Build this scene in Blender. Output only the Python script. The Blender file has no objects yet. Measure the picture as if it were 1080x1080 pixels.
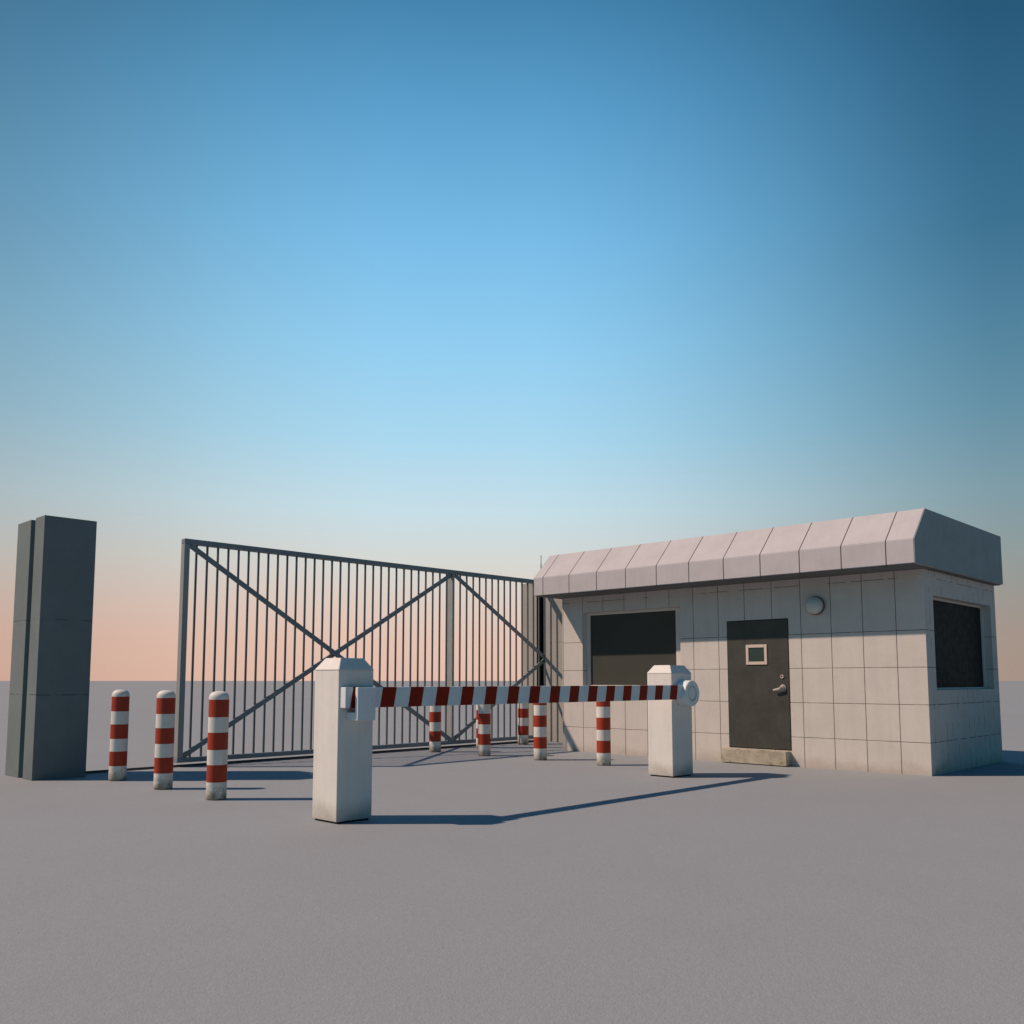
import bpy, bmesh, math, random
from mathutils import Vector, Matrix
random.seed(7)
sc = bpy.context.scene
col = sc.collection

# ------------------------------------------------------------------ site frame
# local x runs away to the right (along the gate), local y runs away to the left (along the booth front)
O = Vector((5.745, 12.568, 0.0))
TH = math.atan2(0.721, 0.693)
D2 = Vector((math.cos(TH), math.sin(TH), 0)); D1 = Vector((-math.sin(TH), math.cos(TH), 0))
def W(a, b, z=0.0): return O + D1 * a + D2 * b + Vector((0, 0, z))

# ------------------------------------------------------------------ object helpers
def thing(name, label, cat, a, b, group=None, rz=0.0):
    o = bpy.data.objects.new(name, None); col.objects.link(o)
    o.location = W(a, b); o.rotation_euler = (0, 0, TH + rz)
    o.empty_display_size = 0.2
    o['label'] = label; o['category'] = cat
    if group: o['group'] = group
    return o

def link(name, bm, mats, parent=None, smooth=False, loc=None):
    me = bpy.data.meshes.new(name)
    bmesh.ops.recalc_face_normals(bm, faces=bm.faces)
    bm.to_mesh(me); bm.free()
    if not isinstance(mats, (list, tuple)): mats = [mats]
    for m in mats: me.materials.append(m)
    for p in me.polygons: p.use_smooth = smooth
    o = bpy.data.objects.new(name, me); col.objects.link(o)
    if parent: o.parent = parent
    if loc is not None: o.location = loc
    return o

def box(bm, x0, x1, y0, y1, z0, z1, bev=0.0, seg=2):
    vs = [bm.verts.new((x, y, z)) for x in (x0, x1) for y in (y0, y1) for z in (z0, z1)]
    f = [(0,1,3,2),(4,6,7,5),(0,4,5,1),(2,3,7,6),(0,2,6,4),(1,5,7,3)]
    fs = [bm.faces.new([vs[i] for i in q]) for q in f]
    if bev > 0:
        es = list({e for q in fs for e in q.edges})
        bmesh.ops.bevel(bm, geom=es, offset=bev, segments=seg, profile=0.6, affect='EDGES')

def bar(bm, p, q, w, d0, d1, bev=0.0):
    """flat bar from p to q in the x-z plane, width w, y from d0 to d1"""
    p = Vector(p); q = Vector(q); t = (q - p).normalized(); n = Vector((-t.y, t.x)) * w / 2
    c = [p + n, q + n, q - n, p - n]
    A = [bm.verts.new((v.x, d0, v.y)) for v in c]; B = [bm.verts.new((v.x, d1, v.y)) for v in c]
    fs = [bm.faces.new(A), bm.faces.new(B[::-1])]
    for i in range(4):
        j = (i + 1) % 4; fs.append(bm.faces.new([A[i], B[i], B[j], A[j]]))
    if bev: bmesh.ops.bevel(bm, geom=list({e for f in fs for e in f.edges}), offset=bev, segments=1, affect='EDGES')

def lathe(bm, prof, n=40, mat=None):
    """profile [(r, h)] turned about z; mat is applied to the result"""
    rings = []
    for r, h in prof:
        if r < 1e-5: rings.append([bm.verts.new((0, 0, h))])
        else: rings.append([bm.verts.new((r*math.cos(2*math.pi*i/n), r*math.sin(2*math.pi*i/n), h)) for i in range(n)])
    for A, B in zip(rings, rings[1:]):
        for i in range(n):
            j = (i + 1) % n
            if len(A) == 1 and len(B) == 1: continue
            if len(A) == 1: bm.faces.new([A[0], B[i], B[j]])
            elif len(B) == 1: bm.faces.new([A[i], A[j], B[0]])
            else: bm.faces.new([A[i], A[j], B[j], B[i]])
    if mat is not None: bmesh.ops.transform(bm, matrix=mat, verts=list({v for R in rings for v in R}))

def copy_tree(o, parent=None):
    c = o.copy(); col.objects.link(c); c.parent = parent
    for ch in [x for x in bpy.data.objects if x.parent == o]: copy_tree(ch, c)
    return c

# ------------------------------------------------------------------ materials
class NT:
    def __init__(s, m):
        m.use_nodes = True; s.t = m.node_tree; s.n = s.t.nodes; s.l = s.t.links; s.n.clear()
    def new(s, k, **kw):
        n = s.n.new(k)
        for a, v in kw.items(): setattr(n, a, v)
        return n
    def put(s, sock, v):
        if isinstance(v, bpy.types.NodeSocket): s.l.new(v, sock)
        elif v is not None: sock.default_value = v
    def math(s, op, a, b=None, c=None, clamp=False):
        n = s.new('ShaderNodeMath', operation=op, use_clamp=clamp)
        s.put(n.inputs[0], a); s.put(n.inputs[1], b)
        if c is not None: s.put(n.inputs[2], c)
        return n.outputs[0]
    def mix(s, f, a, b, mode='MIX'):
        n = s.new('ShaderNodeMix', data_type='RGBA', blend_type=mode)
        s.put(n.inputs[0], f); s.put(n.inputs[6], a if isinstance(a, bpy.types.NodeSocket) else (*a[:3], 1)); s.put(n.inputs[7], b if isinstance(b, bpy.types.NodeSocket) else (*b[:3], 1))
        return n.outputs[2]
    def noise(s, vec, scale, detail=4, rough=0.6, dist=0.0, out=0):
        n = s.new('ShaderNodeTexNoise'); s.put(n.inputs['Vector'], vec)
        n.inputs['Scale'].default_value = scale; n.inputs['Detail'].default_value = detail
        n.inputs['Roughness'].default_value = rough; n.inputs['Distortion'].default_value = dist
        return n.outputs[out]
    def rng(s, v, a, b, c=0.0, d=1.0):
        n = s.new('ShaderNodeMapRange'); s.put(n.inputs[0], v)
        for i, x in zip((1,2,3,4), (a,b,c,d)): n.inputs[i].default_value = x
        return n.outputs[0]
    def scale(s, vec, sx, sy, sz):
        n = s.new('ShaderNodeMapping'); s.put(n.inputs[0], vec); n.inputs['Scale'].default_value = (sx, sy, sz)
        return n.outputs[0]

def base(name):
    m = bpy.data.materials.new(name); t = NT(m)
    out = t.new('ShaderNodeOutputMaterial'); bs = t.new('ShaderNodeBsdfPrincipled')
    t.l.new(bs.outputs[0], out.inputs[0])
    tc = t.new('ShaderNodeTexCoord'); P = tc.outputs['Object']
    xyz = t.new('ShaderNodeSeparateXYZ'); t.l.new(P, xyz.inputs[0])
    return m, t, bs, P, xyz.outputs
def finish(t, bs, color, rough, height=None, dist=0.002, strength=1.0, metallic=0.0, spec=0.5):
    t.put(bs.inputs['Base Color'], color if isinstance(color, bpy.types.NodeSocket) else (*color[:3], 1))
    t.put(bs.inputs['Roughness'], rough); bs.inputs['Metallic'].default_value = metallic
    bs.inputs['Specular IOR Level'].default_value = spec
    if height is not None:
        b = t.new('ShaderNodeBump'); b.inputs['Strength'].default_value = strength; b.inputs['Distance'].default_value = dist
        t.l.new(height, b.inputs['Height']); t.l.new(b.outputs[0], bs.inputs['Normal'])

def mul(c, k): return tuple(x * k for x in c)

def concrete(name, c, stain=0.18, streak=0.15, bump=0.003, rough=0.85, foot=0.0, joints=()):
    m, t, bs, P, X = base(name)
    n1 = t.rng(t.noise(P, 1.3, 6, 0.62), 0.3, 0.7)
    n2 = t.rng(t.noise(P, 9, 5, 0.7), 0.3, 0.7)
    st = t.rng(t.noise(t.scale(P, 14, 14, 0.7), 1.0, 5, 0.65), 0.35, 0.75)
    col1 = t.mix(n1, mul(c, 1 + stain * 0.5), mul(c, 1 - stain))
    col1 = t.mix(t.math('MULTIPLY', n2, stain * 1.3), col1, mul(c, 0.62))
    col1 = t.mix(t.math('MULTIPLY', st, streak), col1, mul((c[0] * 0.95, c[1] * 0.9, c[2] * 0.8), 0.62))
    if foot > 0:
        f = t.rng(t.math('ADD', X[2], t.math('MULTIPLY', t.noise(P, 6, 4, 0.7), -0.22)), 0.10, -0.10)
        col1 = t.mix(t.math('MULTIPLY', f, foot), col1, (0.16, 0.135, 0.10))
    # small casting pores
    v = t.new('ShaderNodeTexVoronoi'); v.inputs['Scale'].default_value = 38; t.l.new(P, v.inputs['Vector'])
    pore = t.math('MULTIPLY', t.rng(v.outputs['Distance'], 0.16, 0.06), t.rng(t.noise(P, 5, 2), 0.52, 0.62))
    col1 = t.mix(t.math('MULTIPLY', pore, 0.45), col1, mul(c, 0.4))
    h = t.math('ADD', t.math('MULTIPLY', t.noise(P, 60, 6, 0.7), 0.6), t.math('MULTIPLY', t.noise(P, 7, 4), 0.8))
    h = t.math('SUBTRACT', h, pore)
    for jz in joints:
        ln = t.math('MULTIPLY', t.rng(t.math('ABSOLUTE', t.math('ADD', X[2], -jz)), 0.010, 0.004), t.rng(t.noise(t.scale(P, 3, 3, 1), 1.3, 3), 0.40, 0.50))
        col1 = t.mix(t.math('MULTIPLY', ln, 0.55), col1, mul(c, 0.3)); h = t.math('SUBTRACT', h, ln)
    finish(t, bs, col1, rough, h, bump, 0.7, spec=0.3)
    return m

def grid_line(t, coord, off, step, w):
    """1 on thin lines at off + k*step"""
    f = t.math('FRACT', t.math('DIVIDE', t.math('ADD', coord, -off + step * 100 + step / 2), step))
    d = t.math('MULTIPLY', t.math('ABSOLUTE', t.math('ADD', f, -0.5)), step)
    return t.rng(d, w * 0.5 + 0.002, w * 0.5 - 0.001)

def wall_material():
    """painted concrete slabs with open joints; local x = depth, local y = along the front"""
    m, t, bs, P, X = base('wall_slab_cladding')
    g = t.new('ShaderNodeNewGeometry')
    vt = t.new('ShaderNodeVectorTransform', vector_type='NORMAL', convert_from='WORLD', convert_to='OBJECT')
    t.l.new(g.outputs['True Normal'], vt.inputs[0])
    nx = t.new('ShaderNodeSeparateXYZ'); t.l.new(vt.outputs[0], nx.inputs[0])
    front = t.math('GREATER_THAN', t.math('ABSOLUTE', nx.outputs[0]), 0.5)
    # on the front, verticals repeat along y; on the side, along x
    vfront = grid_line(t, X[1], 0.401, 0.4785, 0.008)
    vside = grid_line(t, X[0], 0.20, 0.24, 0.009)
    gate = t.rng(t.noise(t.scale(P, 7, 7, 5.5), 1.0, 1, 0.5), 0.535, 0.56)
    vside = t.math('MULTIPLY', vside, gate)
    vert = t.math('ADD', t.math('MULTIPLY', vfront, front), t.math('MULTIPLY', vside, t.math('SUBTRACT', 1.0, front)))
    zz = grid_line(t, X[2], 0.447, 0.5205, 0.0075)
    # joints filled / painted over here and there
    br = t.rng(t.noise(t.scale(P, 1.2, 1.2, 0.6), 3.1, 2, 0.5), 0.40, 0.43)
    brs = t.rng(t.noise(t.scale(P, 2.4, 2.4, 1.0), 2.0, 2, 0.5), 0.42, 0.45)
    high = t.math('GREATER_THAN', X[2], 2.3)
    dash = t.rng(t.noise(t.scale(P, 9, 6, 1.0), 0.6, 2, 0.5), 0.46, 0.50)
    low = t.math('SUBTRACT', 1.0, high)
    keep = t.math('ADD', t.math('MULTIPLY', front, t.rng(br, 0, 1, 0.75, 1.0)), t.math('MULTIPLY', t.math('SUBTRACT', 1.0, front), brs))
    zz = t.math('MULTIPLY', zz, t.math('MULTIPLY', keep, low))
    top = t.rng(t.math('ABSOLUTE', t.math('ADD', X[2], -2.755)), 0.0065, 0.0035)
    zz = t.math('ADD', zz, t.math('MULTIPLY', t.math('MULTIPLY', top, dash), 0.8))
    joint = t.math('MAXIMUM', vert, zz)
    # slab to slab tone
    comb = t.new('ShaderNodeCombineXYZ')
    t.l.new(t.math('FLOOR', t.math('DIVIDE', t.math('ADD', X[1], -0.401), 0.4785)), comb.inputs[0])
    t.l.new(t.math('FLOOR', t.math('DIVIDE', t.math('ADD', X[2], -0.447), 0.5205)), comb.inputs[1])
    t.l.new(t.math('FLOOR', t.math('DIVIDE', X[0], 0.96)), comb.inputs[2])
    wn = t.new('ShaderNodeTexWhiteNoise'); t.l.new(comb.outputs[0], wn.inputs[0])
    c = WALL
    cc = t.mix(t.rng(t.noise(P, 2.2, 6, 0.65), 0.3, 0.7), mul(c, 1.04), mul(c, 0.92))
    cc = t.mix(t.math('MULTIPLY', t.rng(t.noise(P, 16, 5, 0.7), 0.35, 0.7), 0.12), cc, mul(c, 0.7))
    cc = t.mix(t.math('MULTIPLY', wn.outputs[0], 0.10), cc, mul(c, 0.72))
    st = t.rng(t.noise(t.scale(P, 9, 9, 0.6), 1.0, 5, 0.65), 0.45, 0.8)
    cc = t.mix(t.math('MULTIPLY', st, 0.16), cc, mul((c[0], c[1] * .95, c[2] * .86), 0.6))
    foot = t.rng(t.math('ADD', X[2], t.math('MULTIPLY', t.noise(P, 3, 4, 0.7), -0.3)), 0.02, -0.14)
    cc = t.mix(t.math('MULTIPLY', foot, 0.45), cc, (0.30, 0.25, 0.20))
    cc = t.mix(t.math('MULTIPLY', joint, 0.88), cc, (0.07, 0.06, 0.055))
    h = t.math('SUBTRACT', t.math('MULTIPLY', t.noise(P, 42, 6, 0.7), 0.35), joint)
    finish(t, bs, cc, 0.8, h, 0.006, 0.8, spec=0.3)
    return m

def roof_material():
    m, t, bs, P, X = base('roof_panel_cladding')
    g = t.new('ShaderNodeNewGeometry')
    vt = t.new('ShaderNodeVectorTransform', vector_type='NORMAL', convert_from='WORLD', convert_to='OBJECT')
    t.l.new(g.outputs['True Normal'], vt.inputs[0])
    nx = t.new('ShaderNodeSeparateXYZ'); t.l.new(vt.outputs[0], nx.inputs[0])
    side = t.math('GREATER_THAN', t.math('ABSOLUTE', nx.outputs[1]), 0.5)
    v = grid_line(t, X[1], 0.249, 0.6295, 0.013)
    tick = t.math('MULTIPLY', grid_line(t, X[0], 0.1, 0.31, 0.008), t.rng(t.noise(t.scale(P, 5, 5, 6), 1.0, 1), 0.60, 0.62))
    joint = t.math('ADD', t.math('MULTIPLY', v, t.math('SUBTRACT', 1.0, side)), t.math('MULTIPLY', t.math('MULTIPLY', tick, 0.6), side))
    comb = t.new('ShaderNodeCombineXYZ')
    t.l.new(t.math('FLOOR', t.math('DIVIDE', t.math('ADD', X[1], -0.249), 0.6295)), comb.inputs[0])
    wn = t.new('ShaderNodeTexWhiteNoise'); t.l.new(comb.outputs[0], wn.inputs[0])
    c = ROOF
    cc = t.mix(t.rng(t.noise(P, 1.8, 6, 0.65), 0.3, 0.7), mul(c, 1.05), mul(c, 0.90))
    cc = t.mix(t.math('MULTIPLY', wn.outputs[0], 0.10), cc, mul(c, 0.75))
    st = t.rng(t.noise(t.scale(P, 5, 12, 0.8), 1.0, 5, 0.65), 0.45, 0.8)
    cc = t.mix(t.math('MULTIPLY', st, 0.12), cc, mul(c, 0.6))
    cc = t.mix(t.math('MULTIPLY', joint, 0.9), cc, (0.03, 0.026, 0.026))
    h = t.math('SUBTRACT', t.math('MULTIPLY', t.noise(P, 30, 5, 0.7), 0.25), joint)
    finish(t, bs, cc, 0.75, h, 0.008, 0.8, spec=0.3)
    return m

def painted(name, c, rough=0.55, wear=0.12, spec=0.4, bump=0.0012, chip=None):
    m, t, bs, P, X = base(name)
    n = t.rng(t.noise(P, 3.0, 6, 0.65), 0.3, 0.7)
    cc = t.mix(n, mul(c, 1 + wear * .6), mul(c, 1 - wear))
    st = t.rng(t.noise(t.scale(P, 22, 22, 1.4), 1.0, 4, 0.6), 0.5, 0.8)
    cc = t.mix(t.math('MULTIPLY', st, wear), cc, mul(c, 0.55))
    if chip:
        k = t.math('MULTIPLY', t.rng(t.noise(P, 26, 5, 0.75), 0.66, 0.70), t.rng(t.noise(P, 2.5, 2), 0.45, 0.6))
        cc = t.mix(k, cc, chip)
    r = t.rng(t.noise(P, 11, 4), 0.3, 0.7, rough - 0.07, rough + 0.1)
    finish(t, bs, cc, r, t.noise(P, 55, 4, 0.7), bump, 0.6, spec=spec)
    return m

def bollard_material():
    m, t, bs, P, X = base('bollard_red_white_paint')
    ed = [0.192, 0.380, 0.543, 0.732, 0.900, 1.093]
    z = t.math('ADD', X[2], t.math('MULTIPLY', t.math('ADD', t.noise(P, 30, 2), -0.5), 0.004))
    red = None
    for lo, hi in zip(ed[::2], ed[1::2]):
        k = t.math('MULTIPLY', t.rng(z, lo - .001, lo + .001), t.rng(z, hi + .001, hi - .001))
        red = k if red is None else t.math('ADD', red, k)
    oi = t.new('ShaderNodeObjectInfo')
    vv = t.new('ShaderNodeVectorMath', operation='ADD'); t.l.new(P, vv.inputs[0]); t.l.new(oi.outputs['Location'], vv.inputs[1])
    Q = vv.outputs[0]
    w = t.mix(t.rng(t.noise(Q, 5, 5, 0.65), 0.3, 0.7), (0.73, 0.72, 0.68), (0.62, 0.61, 0.57))
    r = t.mix(t.rng(t.noise(Q, 6, 5, 0.65), 0.3, 0.7), (0.38, 0.037, 0.011), (0.29, 0.028, 0.009))
    cc = t.mix(red, w, r)
    # chips and scuffs
    k = t.math('MULTIPLY', t.rng(t.noise(Q, 24, 6, 0.75), 0.66, 0.71), t.rng(t.noise(Q, 3.5, 2), 0.5, 0.6))
    cc = t.mix(t.math('MULTIPLY', k, 0.6), cc, (0.22, 0.19, 0.17))
    # splashed mud at the foot
    f = t.rng(t.math('ADD', X[2], t.math('MULTIPLY', t.noise(Q, 14, 5, 0.75), -0.34)), -0.02, -0.16)
    cc = t.mix(t.math('MULTIPLY', f, 0.85), cc, (0.15, 0.125, 0.085))
    st = t.rng(t.noise(t.scale(Q, 26, 26, 2), 1.0, 4, 0.6), 0.5, 0.8)
    cc = t.mix(t.math('MULTIPLY', st, 0.16), cc, (0.2, 0.16, 0.12))
    finish(t, bs, cc, 0.6, t.noise(P, 60, 5, 0.7), 0.0015, 0.7, spec=0.35)
    return m

def arm_material():
    """white boom with slanted red bands, local x along the boom"""
    m, t, bs, P, X = base('boom_red_white_stripes')
    per = 0.3445
    s = t.math('SUBTRACT', X[0], t.math('MULTIPLY', t.math('ADD', X[2], -1.06), 0.18))
    f = t.math('FRACT', t.math('DIVIDE', t.math('ADD', s, 7.690 + per * 40), per))
    red = t.math('MULTIPLY', t.rng(f, 0.0, 0.01), t.rng(f, 0.50, 0.49))
    w = t.mix(t.rng(t.noise(P, 4, 5, 0.65), 0.3, 0.7), (0.70, 0.77, 0.80), (0.60, 0.66, 0.69))
    r = t.mix(t.rng(t.noise(P, 5, 5, 0.65), 0.3, 0.7), (0.27, 0.016, 0.003), (0.19, 0.012, 0.002))
    cc = t.mix(red, w, r)
    k = t.math('MULTIPLY', t.rng(t.noise(P, 30, 6, 0.75), 0.66, 0.71), t.rng(t.noise(P, 3.5, 2), 0.5, 0.6))
    cc = t.mix(t.math('MULTIPLY', k, 0.6), cc, (0.25, 0.22, 0.2))
    finish(t, bs, cc, 0.6, t.noise(P, 40, 4, 0.7), 0.001, 0.6, spec=0.15)
    return m

def ground_material():
    m, t, bs, P, X = base('ground_pale_asphalt')
    c = GROUND
    big = t.rng(t.noise(P, 0.09, 6, 0.6, 0.4), 0.3, 0.7)
    mid = t.rng(t.noise(P, 0.9, 6, 0.62), 0.3, 0.7)
    fine = t.rng(t.noise(P, 22, 6, 0.75), 0.3, 0.7)
    cc = t.mix(big, mul(c, 1.03), mul(c, 0.95))
    cc = t.mix(t.math('MULTIPLY', mid, 0.35), cc, mul(c, 0.88))
    cc = t.mix(t.math('MULTIPLY', fine, 0.45), cc, mul(c, 0.80))
    v = t.new('ShaderNodeTexVoronoi'); v.inputs['Scale'].default_value = 85; t.l.new(P, v.inputs['Vector'])
    grit = t.rng(v.outputs['Color'], 0.2, 0.9)
    cc = t.mix(t.math('MULTIPLY', grit, 0.20), cc, mul(c, 0.66))
    h = t.math('ADD', t.math('MULTIPLY', v.outputs['Distance'], -0.5), t.math('ADD', t.math('MULTIPLY', t.noise(P, 24, 6, 0.7), 1.2), t.math('MULTIPLY', t.noise(P, 2.5, 4), 2.5)))
    finish(t, bs, cc, 0.95, h, 0.006, 0.38, spec=0.15)
    return m

def step_material():
    m, t, bs, P, X = base('step_mossy_concrete')
    n = t.rng(t.noise(P, 4.5, 6, 0.7, 0.5), 0.35, 0.65)
    cc = t.mix(n, (0.47, 0.425, 0.34), (0.31, 0.285, 0.225))
    k = t.rng(t.noise(t.scale(P, 1, 1, 2.5), 3.0, 6, 0.75, 1.0), 0.52, 0.66)
    cc = t.mix(t.math('MULTIPLY', k, 0.75), cc, (0.13, 0.13, 0.075))
    finish(t, bs, cc, 0.9, t.noise(P, 30, 6, 0.75), 0.006, 0.8, spec=0.2)
    return m

WALL = (0.585, 0.553, 0.527)
ROOF = (0.475, 0.465, 0.495)
GROUND = (0.288, 0.316, 0.343)
M = dict(
    wall=wall_material(), roof=roof_material(), ground=ground_material(), bollard=bollard_material(), arm=arm_material(), step=step_material(),
    pillar=concrete('gatepost_grey_concrete', (0.16, 0.20, 0.21), 0.14, 0.10, joints=(1.112, 2.124)),
    pillar2=concrete('far_gatepost_pale_concrete', (0.34, 0.335, 0.32), 0.12, 0.08, joints=(1.10, 2.124)),
    gpost=painted('gate_post_pale_steel', (0.27, 0.295, 0.30), 0.5, 0.10),
    rend=painted('roof_end_shade_grey', (0.25, 0.31, 0.33), 0.7, 0.10),  # darker than the roof, shade of the end put into the colour
    post=concrete('barrier_post_white_concrete', (0.74, 0.725, 0.70), 0.08, 0.18, foot=0.5, rough=0.75),
    bracket=painted('bracket_white_paint', (0.68, 0.74, 0.76), chip=(0.2, 0.17, 0.15)),
    steel=painted('gate_grey_blue_steel', (0.175, 0.22, 0.245), 0.5, 0.14, chip=(0.10, 0.07, 0.05)),
    track=painted('track_dark_steel', (0.09, 0.085, 0.08), 0.6, 0.2),
    bar=painted('gate_bar_steel', (0.10, 0.125, 0.14), 0.5, 0.14, chip=(0.10, 0.07, 0.05)),
    door=painted('door_dark_paint', (0.050, 0.051, 0.044), 0.5, 0.25, chip=(0.12, 0.10, 0.08)),
    pane=painted('window_dark_shade', (0.058, 0.060, 0.052), 0.6, 0.05, spec=0.1, bump=0.0002),
    pane2=painted('window_black_shade', (0.013, 0.017, 0.018), 0.6, 0.01, spec=0.1, bump=0.0),
    frame=painted('window_frame_paint', (0.60, 0.565, 0.54), 0.6, 0.06),
    doorframe=painted('door_window_frame_paint', (0.60, 0.50, 0.44), 0.5, 0.06),
    glass=painted('door_window_green_glass', (0.035, 0.055, 0.05), 0.15, 0.08, spec=0.5),
    metal=painted('handle_grey_metal', (0.36, 0.33, 0.32), 0.4, 0.08),
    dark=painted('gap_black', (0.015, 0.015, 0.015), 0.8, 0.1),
    globe=painted('lamp_frosted_glass', (0.50, 0.54, 0.53), 0.3, 0.04),
    lampbase=painted('lamp_base_grey', (0.10, 0.10, 0.10), 0.5, 0.1),
    soffit=painted('soffit_shade_grey', (0.12, 0.125, 0.125), 0.7, 0.1),  # grey darkened to include the shade under the eaves
)

# ------------------------------------------------------------------ ground
bm = bmesh.new()
R = 9000
bm.faces.new([bm.verts.new(p) for p in ((-R, -R, 0), (R, -R, 0), (R, R, 0), (-R, R, 0))])
g = link('ground', bm, M['ground']); g['kind'] = 'structure'; g['label'] = 'pale grey flat asphalt ground running to the horizon'

# ------------------------------------------------------------------ guard booth
L, D, H = 6.643, 3.19, 2.875
booth = thing('guard_booth', 'white slab-clad flat guard booth with sloped panel roof at right', 'guard booth', 0, 0)
FW = (4.012, 6.144, 1.17, 2.56)      # front window  y0 y1 z0 z1
DR = (2.043, 3.12, 0.235, 2.265)     # door
SW = (0.335, 2.94, 1.17, 2.512)      # side window   x0 x1 z0 z1
dep = 0.115
def skin(bm, us, vs, holes, P3, depth_dir, dd):
    """wall sheet with rectangular holes and reveals; P3(u,v,d) gives the point"""
    us = sorted(set(us)); vs = sorted(set(vs))
    for i in range(len(us) - 1):
        for j in range(len(vs) - 1):
            uc, vc = (us[i] + us[i+1]) / 2, (vs[j] + vs[j+1]) / 2
            if any(h[0] < uc < h[1] and h[2] < vc < h[3] for h in holes): continue
            bm.faces.new([bm.verts.new(P3(u, v, 0)) for u, v in ((us[i], vs[j]), (us[i+1], vs[j]), (us[i+1], vs[j+1]), (us[i], vs[j+1]))])
    for h in holes:
        c = [(h[0], h[2]), (h[1], h[2]), (h[1], h[3]), (h[0], h[3])]
        for k in range(4):
            p, q = c[k], c[(k+1) % 4]
            bm.faces.new([bm.verts.new(P3(*p, 0)), bm.verts.new(P3(*q, 0)), bm.verts.new(P3(*q, dd)), bm.verts.new(P3(*p, dd))])
bm = bmesh.new()
skin(bm, [0, FW[0], FW[1], DR[0], DR[1], L], [0, FW[2], FW[3], DR[2], DR[3], H], [FW, DR], lambda u, v, d: (d, u, v), None, 0.2)
skin(bm, [0, SW[0], SW[1], D], [0, SW[2], SW[3], H], [SW], lambda u, v, d: (u, d, v), None, 0.2)
skin(bm, [0, L], [0, H], [], lambda u, v, d: (D, u, v), None, 0)
skin(bm, [0, D], [0, H], [], lambda u, v, d: (u, L, v), None, 0)
bmesh.ops.remove_doubles(bm, verts=bm.verts, dist=1e-4)
wall = link('wall', bm, M['wall'], booth)

# roof : fascia, mansard slope, flat top
oa, ob, zE, zB, bT, zT = 0.129, 0.657, 2.870, 3.202, -0.203, 3.673
bm = bmesh.new()
prof = [(-ob, zE), (-ob, zB), (bT, zT), (D + 0.02, zT), (D + 0.02, zE)]
A = [bm.verts.new((x, -oa, z)) for x, z in prof]; B = [bm.verts.new((x, L + oa, z)) for x, z in prof]
bm.faces.new(A); bm.faces.new(B[::-1])
for i in range(5):
    j = (i + 1) % 5; bm.faces.new([A[i], B[i], B[j], A[j]])
bmesh.ops.bevel(bm, geom=list(bm.edges), offset=0.008, segments=2, affect='EDGES')
roof = link('roof', bm, M['roof'], booth)
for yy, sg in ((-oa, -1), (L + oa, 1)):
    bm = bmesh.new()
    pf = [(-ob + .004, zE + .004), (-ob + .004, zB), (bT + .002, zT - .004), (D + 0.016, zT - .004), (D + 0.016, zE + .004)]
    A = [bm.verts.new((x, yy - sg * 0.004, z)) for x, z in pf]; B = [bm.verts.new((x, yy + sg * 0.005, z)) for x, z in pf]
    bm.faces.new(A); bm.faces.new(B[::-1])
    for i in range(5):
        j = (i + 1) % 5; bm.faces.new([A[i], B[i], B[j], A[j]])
    link('end_shade_panel', bm, M['rend'], roof)  # thin sheet added over each roof end to darken its shaded side
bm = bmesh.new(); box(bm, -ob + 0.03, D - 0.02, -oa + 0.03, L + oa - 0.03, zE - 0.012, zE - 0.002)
link('soffit', bm, M['soffit'], roof)

def window(parent_name, frame_mat, pane_mat, P, u0, u1, v0, v1, fl, fr, ft, fb, d):
    bm = bmesh.new()
    def bx(a0, a1, c0, c1, d0, d1):
        (x0, y0), (x1, y1) = P(a0, d0), P(a1, d1)
        box(bm, min(x0, x1), max(x0, x1), min(y0, y1), max(y0, y1), c0, c1, 0.004, 1)
    bx(u0, u0 + fl, v0, v1, d, d + 0.07); bx(u1 - fr, u1, v0, v1, d, d + 0.07)
    bx(u0 + fl, u1 - fr, v1 - ft, v1, d, d + 0.07); bx(u0 + fl, u1 - fr, v0, v0 + fb, d, d + 0.07)
    f = link('window', bm, frame_mat, booth)
    bm = bmesh.new()
    (x0, y0), (x1, y1) = P(u0 + fl - .002, d + 0.03), P(u1 - fr + .002, d + 0.045)
    box(bm, min(x0, x1), max(x0, x1), min(y0, y1), max(y0, y1), v0 + fb - .002, v1 - ft + .002)
    link('pane', bm, pane_mat, f)
    return f
w1 = window('front', M['frame'], M['pane'], lambda u, d: (d, u), FW[0] + .001, FW[1] - .001, FW[2] + .001, FW[3] - .001, 0.155, 0.085, 0.05, 0.05, 0.10)
w1['label'] = 'wide dark window in the front wall left of the door'
w2 = window('side', M['frame'], M['pane2'], lambda u, d: (u, d), SW[0] + .001, SW[1] - .001, SW[2] + .001, SW[3] - .001, 0.03, 0.03, 0.03, 0.03, 0.12)
w2['label'] = 'dark window in the right end wall'

# door
bm = bmesh.new(); box(bm, -0.006, 0.045, DR[0] + 0.012, DR[1] - 0.012, DR[2] + 0.012, DR[3] - 0.012, 0.006, 2)
door = link('door', bm, M['door'], booth); door['label'] = 'dark metal door with a small square window'
bm = bmesh.new(); box(bm, 0.05, 0.09, DR[0] + .001, DR[1] - .001, DR[2] + .001, DR[3] - .001)
link('door_recess', bm, M['dark'], door)
bm = bmesh.new()
y0, y1, z0, z1, w = 2.407, 2.774, 1.552, 1.869, 0.048
box(bm, -0.022, 0.002, y0, y0 + w, z0, z1, 0.004, 1); box(bm, -0.022, 0.002, y1 - w, y1, z0, z1, 0.004, 1)
box(bm, -0.022, 0.002, y0 + w, y1 - w, z1 - w, z1, 0.004, 1); box(bm, -0.022, 0.002, y0 + w, y1 - w, z0, z0 + w, 0.004, 1)
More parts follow.
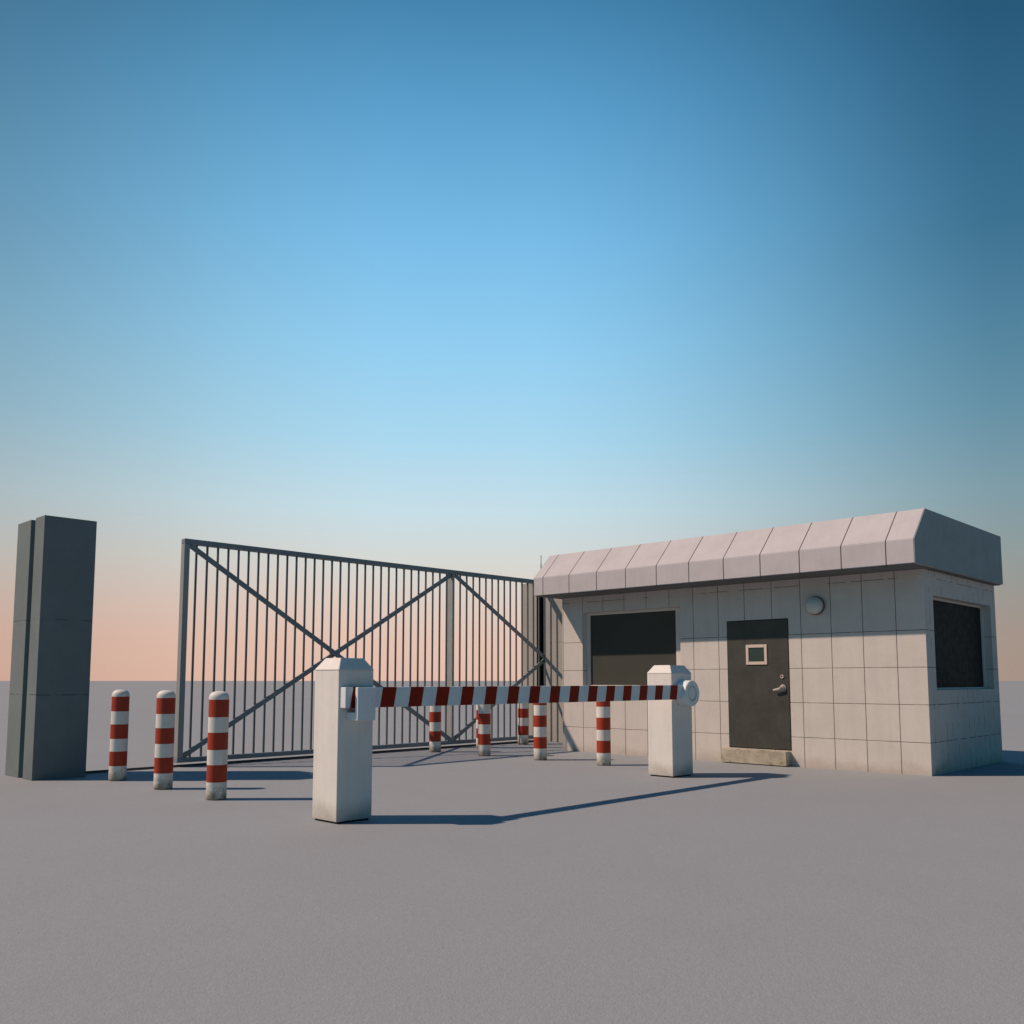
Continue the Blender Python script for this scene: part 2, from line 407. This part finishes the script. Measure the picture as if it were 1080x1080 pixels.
link('window_frame', bm, M['doorframe'], door)
bm = bmesh.new(); box(bm, -0.010, -0.004, y0 + w - .002, y1 - w + .002, z0 + w - .002, z1 - w + .002)
link('window_pane', bm, M['glass'], door)
RX = Matrix.Rotation(-math.pi / 2, 4, 'Y')           # lathe axis z -> -x (out of the front wall)
bm = bmesh.new()
lathe(bm, [(0, 0.0), (0.052, 0.0), (0.056, 0.006), (0.053, 0.014), (0.046, 0.018), (0, 0.018)], 32, Matrix.Translation((-0.006, 2.156, 1.188)) @ RX)
lathe(bm, [(0, 0.016), (0.034, 0.016), (0.032, 0.040), (0.026, 0.050), (0, 0.052)], 24, Matrix.Translation((-0.006, 2.156, 1.188)) @ RX)
# lever
pts = [(2.156, 1.188, 0.026), (2.20, 1.172, 0.024), (2.25, 1.160, 0.021), (2.295, 1.156, 0.018), (2.302, 1.156, 0.010)]
prev = None
for y, z, r in pts:
    ring = [bm.verts.new((-0.056 + 0.55 * r * math.cos(a), y, z + r * math.sin(a))) for a in [2 * math.pi * i / 12 for i in range(12)]]
    if prev:
        for i in range(12): bm.faces.new([prev[i], prev[(i+1) % 12], ring[(i+1) % 12], ring[i]])
    else: bm.faces.new(ring)
    prev = ring
bm.faces.new(prev[::-1])
link('handle', bm, M['metal'], door, True)
bm = bmesh.new()
lathe(bm, [(0.012, 0.004), (0.012, 0.012), (0.028, 0.013), (0.031, 0.010), (0.033, 0.0)], 24, Matrix.Translation((-0.006, 2.166, 1.362)) @ RX)
lathe(bm, [(0, 0.004), (0.012, 0.004)], 24, Matrix.Translation((-0.006, 2.166, 1.362)) @ RX)
link('lock', bm, M['metal'], door, True)

# step
bm = bmesh.new(); box(bm, -0.155, -0.003, 2.062, 3.185, 0.012, 0.226, 0.008, 2)
bmesh.ops.subdivide_edges(bm, edges=[e for e in bm.edges if e.calc_length() > 0.4], cuts=14, use_grid_fill=True)
for v in bm.verts:
    if v.co.x < -0.02 and v.co.z > 0.03: v.co += Vector((random.uniform(-.0025, .0025), random.uniform(-.001, .001), random.uniform(-.0025, .0025)))
link('doorstep', bm, M['step'], booth)['label'] = 'worn mossy concrete doorstep'

# wall lamp
LM = Matrix.Translation((-0.001, 1.575, 2.43)) @ RX
bm = bmesh.new()
lathe(bm, [(0, 0.0), (0.128, 0.0), (0.140, 0.010), (0.142, 0.050), (0.136, 0.062), (0.10, 0.064), (0, 0.064)], 40, LM)
lamp = link('wall_lamp', bm, M['lampbase'], booth, True); lamp['label'] = 'round frosted globe lamp beside the door'
bm = bmesh.new()
pr = [(0, 0.200)] + [(0.131 * math.sin(t_), 0.075 + 0.125 * math.cos(t_)) for t_ in [math.pi * i / 24 for i in range(1, 19)]]
lathe(bm, pr, 48, LM)
link('globe', bm, M['globe'], lamp, True)

# ------------------------------------------------------------------ gate posts (slotted concrete pillars)
def gatepost(label, slabs, b0, b1, h, joints, group, web=None, mat='pillar'):
    a0 = min(s[0] for s in slabs); am = sum(slabs[0] + slabs[1]) / 4
    t = thing('concrete_gatepost', label, 'gatepost', am, b0, group)
    for y0, y1 in slabs:
        bm = bmesh.new()
        box(bm, 0, b1 - b0, y0 - am, y1 - am, 0, h, 0.006, 2)
        link('slab', bm, M[mat], t)
    if web:
        bm = bmesh.new(); box(bm, web[0], web[1], slabs[0][1] - am, slabs[1][0] - am, 0, h - 0.06)
        link('web', bm, M['pillar'], t)
    return t
gatepost('tall dark grey slotted concrete gatepost standing alone at far left', [(8.272, 8.620), (8.790, 9.315)], -8.735, -8.05, 3.517, (1.114, 2.124), 'slotted concrete gateposts', (0.16, 0.28))
fp = gatepost('slotted concrete gatepost behind the gate bars, against the booth left end', [(8.10, 8.640), (8.868, 9.325)], 1.72, 2.40, 3.470, (1.10, 2.124), 'slotted concrete gateposts', mat='pillar2')

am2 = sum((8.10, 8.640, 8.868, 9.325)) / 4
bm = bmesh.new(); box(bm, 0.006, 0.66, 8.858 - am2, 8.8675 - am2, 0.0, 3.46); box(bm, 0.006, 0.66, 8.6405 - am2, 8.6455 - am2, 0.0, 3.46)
link('slot_shade', bm, M['dark'], fp)  # black strips added on the slot faces, standing in for its deep shade
bm = bmesh.new(); lathe(bm, [(0.014, 3.465), (0.012, 3.9), (0.009, 3.91), (0.009, 4.09), (0, 4.094)], 10, Matrix.Translation((0.14, 0.125, 0)))
link('antenna_rod', bm, M['steel'], fp, True)

# ------------------------------------------------------------------ sliding gate
YF, YB = 8.650, 8.770                                # front and back plane of the frame
gate = thing('sliding_gate', 'long blue-grey steel sliding gate with crossed braces and thin bars', 'gate', 8.71, -6.57)
def gx(b): return b + 6.57
def gy(a): return a - 8.71
GE = 4.66
def gpart(name, fn):
    bm = bmesh.new(); fn(bm); return link(name, bm, M['gpost' if 'post' in name else 'steel'], gate)
gpart('top_rail', lambda bm: box(bm, 0, gx(GE), gy(YF), gy(YB), 3.410, 3.490, 0.006, 1))
gpart('bottom_rail', lambda bm: box(bm, 0, gx(GE), gy(YF), gy(YB), 0.066, 0.138, 0.006, 1))
gpart('end_post', lambda bm: box(bm, 0, 0.088, gy(YF), gy(YB), 0.139, 3.409, 0.006, 1))
gpart('end_post', lambda bm: box(bm, gx(GE) - 0.088, gx(GE), gy(YF), gy(YB), 0.139, 3.409, 0.006, 1))
gpart('middle_post', lambda bm: box(bm, gx(-0.985), gx(-0.930), gy(YF + .002), gy(8.815), 0.139, 3.409, 0.005, 1))
zl, zh = 0.150, 3.390
def brace(x0, z0, x1, z1, d):
    gpart('brace', lambda bm: bar(bm, (x0, z0), (x1, z1), 0.080, gy(YF + d), gy(YF + d + 0.030), 0.004))
brace(gx(-6.475), zh, gx(-0.995), zl, 0.002)
brace(gx(-6.475), zl, gx(-0.995), zh, 0.0335)
brace(gx(-0.91), zh, gx(GE - .13), zl, 0.002)
brace(gx(-0.91), zl, gx(GE - .13), zh, 0.0335)
bm = bmesh.new(); box(bm, -0.015, 0.015, -0.014, 0.014, 0.1385, 3.4095, 0.003, 1)
bar0 = link('bar', bm, M['bar'], gate)
k = 0
b = -6.344
xs = []
while b < GE - 0.12:
    if abs(b + 0.957) > 0.06: xs.append(b)
    b += 0.1812
for i, b in enumerate(xs):
    o = bar0
    if i: o = bar0.copy(); col.objects.link(o); o.parent = gate
    o.location = (gx(b), gy(8.715), 0)

tr = thing('gate_track', 'low dark steel ground track running under the sliding gate', 'gate track', 8.71, -8.05)
bm = bmesh.new(); box(bm, 0.0, 13.0, -0.035, 0.035, -0.01, 0.014, 0.003, 1)
link('track_plate', bm, M['track'], tr)
bm = bmesh.new(); box(bm, 0.0, 13.0, -0.018, 0.018, 0.0145, 0.034, 0.004, 1)
link('guide_rail', bm, M['track'], tr)

# ------------------------------------------------------------------ bollards
bm = bmesh.new()
prof = [(0, 0.0), (0.100, 0.0), (0.107, 0.012), (0.109, 0.03), (0.109, 1.105)]
for i in range(1, 12):
    u = math.pi / 2 * i / 12
    prof.append((0.109 * math.cos(u) ** 0.72, 1.105 + 0.080 * math.sin(u) ** 0.9))
prof.append((0.0, 1.185))
lathe(bm, prof, 48)
bme = bm
spots = [(7.515, -7.939, 'red and white bollard just right of the lone left gatepost'),
         (6.171, -7.953, 'red and white bollard in the middle of the left row of three'),
         (4.812, -7.987, 'red and white bollard nearest the front barrier post, last of the left row'),
         (8.113, -1.890, 'red and white bollard standing before the middle upright of the gate'),
         (6.855, -1.854, 'red and white bollard under the boom, hiding most of another behind it'),
         (5.579, -1.812, 'red and white bollard under the boom nearest the booth left corner'),
         (4.249, -1.818, 'red and white bollard in front of the booth wide window, right of all the others'),
         (8.200, -0.610, 'mostly hidden red and white bollard, only its left edge showing behind another'),
         (8.311, 0.688, 'small far red and white bollard close before the far end of the gate')]
b0 = None
for a, b, lab in spots:
    if b0 is None:
        b0 = link('bollard', bme, M['bollard'], None, True); o = b0
    else:
        o = b0.copy(); col.objects.link(o)
    o.location = W(a, b); o.rotation_euler = (0, 0, random.uniform(0, 6.28))
    o['label'] = lab; o['category'] = 'bollard'; o['group'] = 'red and white bollards by the gate'

# ------------------------------------------------------------------ barrier posts and boom
def capped_post(parent, wx, wy):
    bm = bmesh.new(); box(bm, 0, wx, 0, wy, 0.018, 1.400, 0.006, 2)
    body = link('post', bm, M['post'], parent)
    bm = bmesh.new(); box(bm, 0.02, wx - 0.02, 0.02, wy - 0.02, 0.0, 0.018)
    link('base_plate', bm, M['dark'], body)
    bm = bmesh.new(); q = 0.068
    lo = [bm.verts.new(p) for p in ((-.004, -.004, 1.400), (wx + .004, -.004, 1.400), (wx + .004, wy + .004, 1.400), (-.004, wy + .004, 1.400))]
    mi = [bm.verts.new((v.co.x, v.co.y, 1.405)) for v in lo]
    hi = [bm.verts.new(p) for p in ((q, q, 1.514), (wx - q, q, 1.514), (wx - q, wy - q, 1.514), (q, wy - q, 1.514))]
    bm.faces.new(lo[::-1]); bm.faces.new(hi)
    for A_, B_ in ((lo, mi), (mi, hi)):
        for i in range(4):
            j = (i + 1) % 4; bm.faces.new([A_[i], A_[j], B_[j], B_[i]])
    bmesh.ops.bevel(bm, geom=list(bm.edges), offset=0.004, segments=2, affect='EDGES')
    link('cap', bm, M['post'], body)
    return body

# receiving post near the camera
rp = thing('barrier_rest_post', 'white square concrete post with bracket catching the boom end', 'barrier post', 2.400, -8.100, 'white concrete barrier posts')
capped_post(rp, 0.40, 0.385)
def rx(b): return b + 8.100
def ry(a): return a - 2.400
bm = bmesh.new()
box(bm, rx(-8.009), rx(-7.805), ry(2.222), ry(2.268), 0.936, 1.240, 0.005, 1)      # front plate
box(bm, rx(-8.007), rx(-7.807), ry(2.2685), ry(2.399), 0.937, 1.010, 0.004, 1)     # bottom
link('bracket', bm, M['bracket'], rp)

bp = thing('boom_barrier', 'red and white striped boom hinged on a white post before the booth', 'barrier', 2.430, -2.640)
capped_post(bp, 0.492, 0.398)
bm = bmesh.new(); box(bm, -8.085, -2.50, 2.310, 2.392, 1.050, 1.241, 0.006, 2)
arm = link('boom', bm, M['arm'], bp, loc=(2.640, -2.430, 0))
RY = Matrix.Rotation(math.pi / 2, 4, 'X')            # lathe axis z -> -y (towards the camera's right)
cx, cz = 0.243, 1.130
bm = bmesh.new()
lathe(bm, [(0, -0.02), (0.168, -0.02), (0.175, -0.012), (0.175, 0.148), (0.168, 0.156), (0.106, 0.156), (0.103, 0.128), (0.088, 0.128), (0.084, 0.150), (0, 0.150)], 64,
      Matrix.Translation((cx, -0.02, cz)) @ RY)
dr = link('drum', bm, M['bracket'], bp, True)
md = dr.modifiers.new('edges', 'EDGE_SPLIT'); md.split_angle = math.radians(35)

# ------------------------------------------------------------------ world and sun
AZ, EL = math.radians(1.6), math.atan(1 / 0.985)
world = bpy.data.worlds.new('World'); sc.world = world
world.use_nodes = True
wt = NT(world) if False else None
nt = world.node_tree; nt.nodes.clear()
class WN(NT):
    def __init__(s, t): s.t = t; s.n = t.nodes; s.l = t.links
t = WN(nt)
out = t.new('ShaderNodeOutputWorld'); bg = t.new('ShaderNodeBackground'); t.l.new(bg.outputs[0], out.inputs[0])
sky = t.new('ShaderNodeTexSky', sky_type='NISHITA'); sky.sun_disc = False
sky.sun_elevation = EL; sky.sun_rotation = math.radians(270) - AZ
sky.air_density = 1.0; sky.dust_density = 2.0; sky.ozone_density = 2.0
tc = t.new('ShaderNodeTexCoord'); sp = t.new('ShaderNodeSeparateXYZ'); t.l.new(tc.outputs['Generated'], sp.inputs[0])
ramp = t.new('ShaderNodeValToRGB'); t.l.new(t.math('MAXIMUM', sp.outputs[2], 0.0), ramp.inputs[0])
def lin(c): return [((x / 255 + 0.055) / 1.055) ** 2.4 if x > 10 else x / 255 / 12.92 for x in c]
stops = [(0.0, (232, 192, 174)), (0.045, (232, 197, 180)), (0.085, (226, 206, 194)), (0.13, (216, 217, 212)), (0.185, (200, 224, 233)), (0.26, (172, 218, 241)),
         (0.35, (148, 208, 243)), (0.45, (122, 190, 234)), (0.55, (92, 161, 207)), (0.64, (60, 125, 167)), (0.78, (38, 132, 190)), (1.0, (16, 132, 206))]
def fill(node, stops, f):
    el = node.color_ramp.elements
    while len(el) > 1: el.remove(el[-1])
    el[0].position = stops[0][0]; el[0].color = (*f(stops[0][1]), 1)
    for p, c in stops[1:]:
        e = el.new(p); e.color = (*f(c), 1)
fill(ramp, stops, lin)
# sky dimmed left and right; unseen part behind camera darkened to cool the shade
hl = t.math('SQRT', t.math('ADD', t.math('MULTIPLY', sp.outputs[0], sp.outputs[0]), t.math('MULTIPLY', sp.outputs[1], sp.outputs[1])))
s_ = t.math('DIVIDE', sp.outputs[0], t.math('MAXIMUM', hl, 0.05))
azr = t.new('ShaderNodeValToRGB'); t.l.new(t.rng(s_, -1, 1), azr.inputs[0]); azr.color_ramp.interpolation = 'B_SPLINE'
fill(azr, [(0.0, (.60, .54, .51)), (0.22, (.50, .46, .44)), (0.32, (.88, .84, .81)), (0.39, (.97, .96, .95)), (0.47, (1.06, 1.06, 1.06)), (0.57, (.92, .94, .95)), (0.66, (.53, .60, .62)), (0.74, (.17, .27, .30)), (1.0, (.05, .18, .22))], lambda c: c)
back = t.mix(t.rng(sp.outputs[1], 0.35, -0.45), (1, 1, 1), (.09, .50, .60))
azs = t.mix(t.rng(sp.outputs[2], 0.0, 0.42, 0.36, 0.0), azr.outputs[0], (1, 1, 1))
cm = t.mix(1.0, t.mix(1.0, ramp.outputs[0], azs, 'MULTIPLY'), back, 'MULTIPLY')
v = t.new('ShaderNodeVectorMath', operation='SCALE'); t.l.new(cm, v.inputs[0]); v.inputs['Scale'].default_value = 10.0
mx = t.new('ShaderNodeMix', data_type='RGBA'); mx.inputs[0].default_value = 0.96
t.l.new(sky.outputs[0], mx.inputs[6]); t.l.new(v.outputs[0], mx.inputs[7])
t.l.new(mx.outputs[2], bg.inputs[0]); bg.inputs[1].default_value = 0.1

sl = bpy.data.lights.new('sun', 'SUN'); sl.energy = 4.3; sl.angle = math.radians(0.9); sl.color = (1.0, 0.74, 0.57)
so = bpy.data.objects.new('sun', sl); col.objects.link(so)
d = Vector((math.cos(AZ), math.sin(AZ), -math.tan(EL)))
so.rotation_euler = d.to_track_quat('-Z', 'Y').to_euler(); so.location = (-20, 0, 25)

# ------------------------------------------------------------------ camera
cd = bpy.data.cameras.new('camera'); co = bpy.data.objects.new('camera', cd); col.objects.link(co)
co.location = (0, 0, 1.3); co.rotation_euler = (math.pi / 2 + math.atan2(92, 955), 0, 0)
cd.sensor_width = 36; cd.sensor_fit = 'HORIZONTAL'; cd.lens = 955 / 1080 * 36
cd.shift_y = 86 / 1080; cd.clip_end = 30000; cd.clip_start = 0.05
sc.camera = co

sc.view_settings.view_transform = 'Standard'; sc.view_settings.look = 'None'
sc.view_settings.exposure = 0; sc.view_settings.gamma = 1
sc.render.resolution_x = 1024; sc.render.resolution_y = 1024
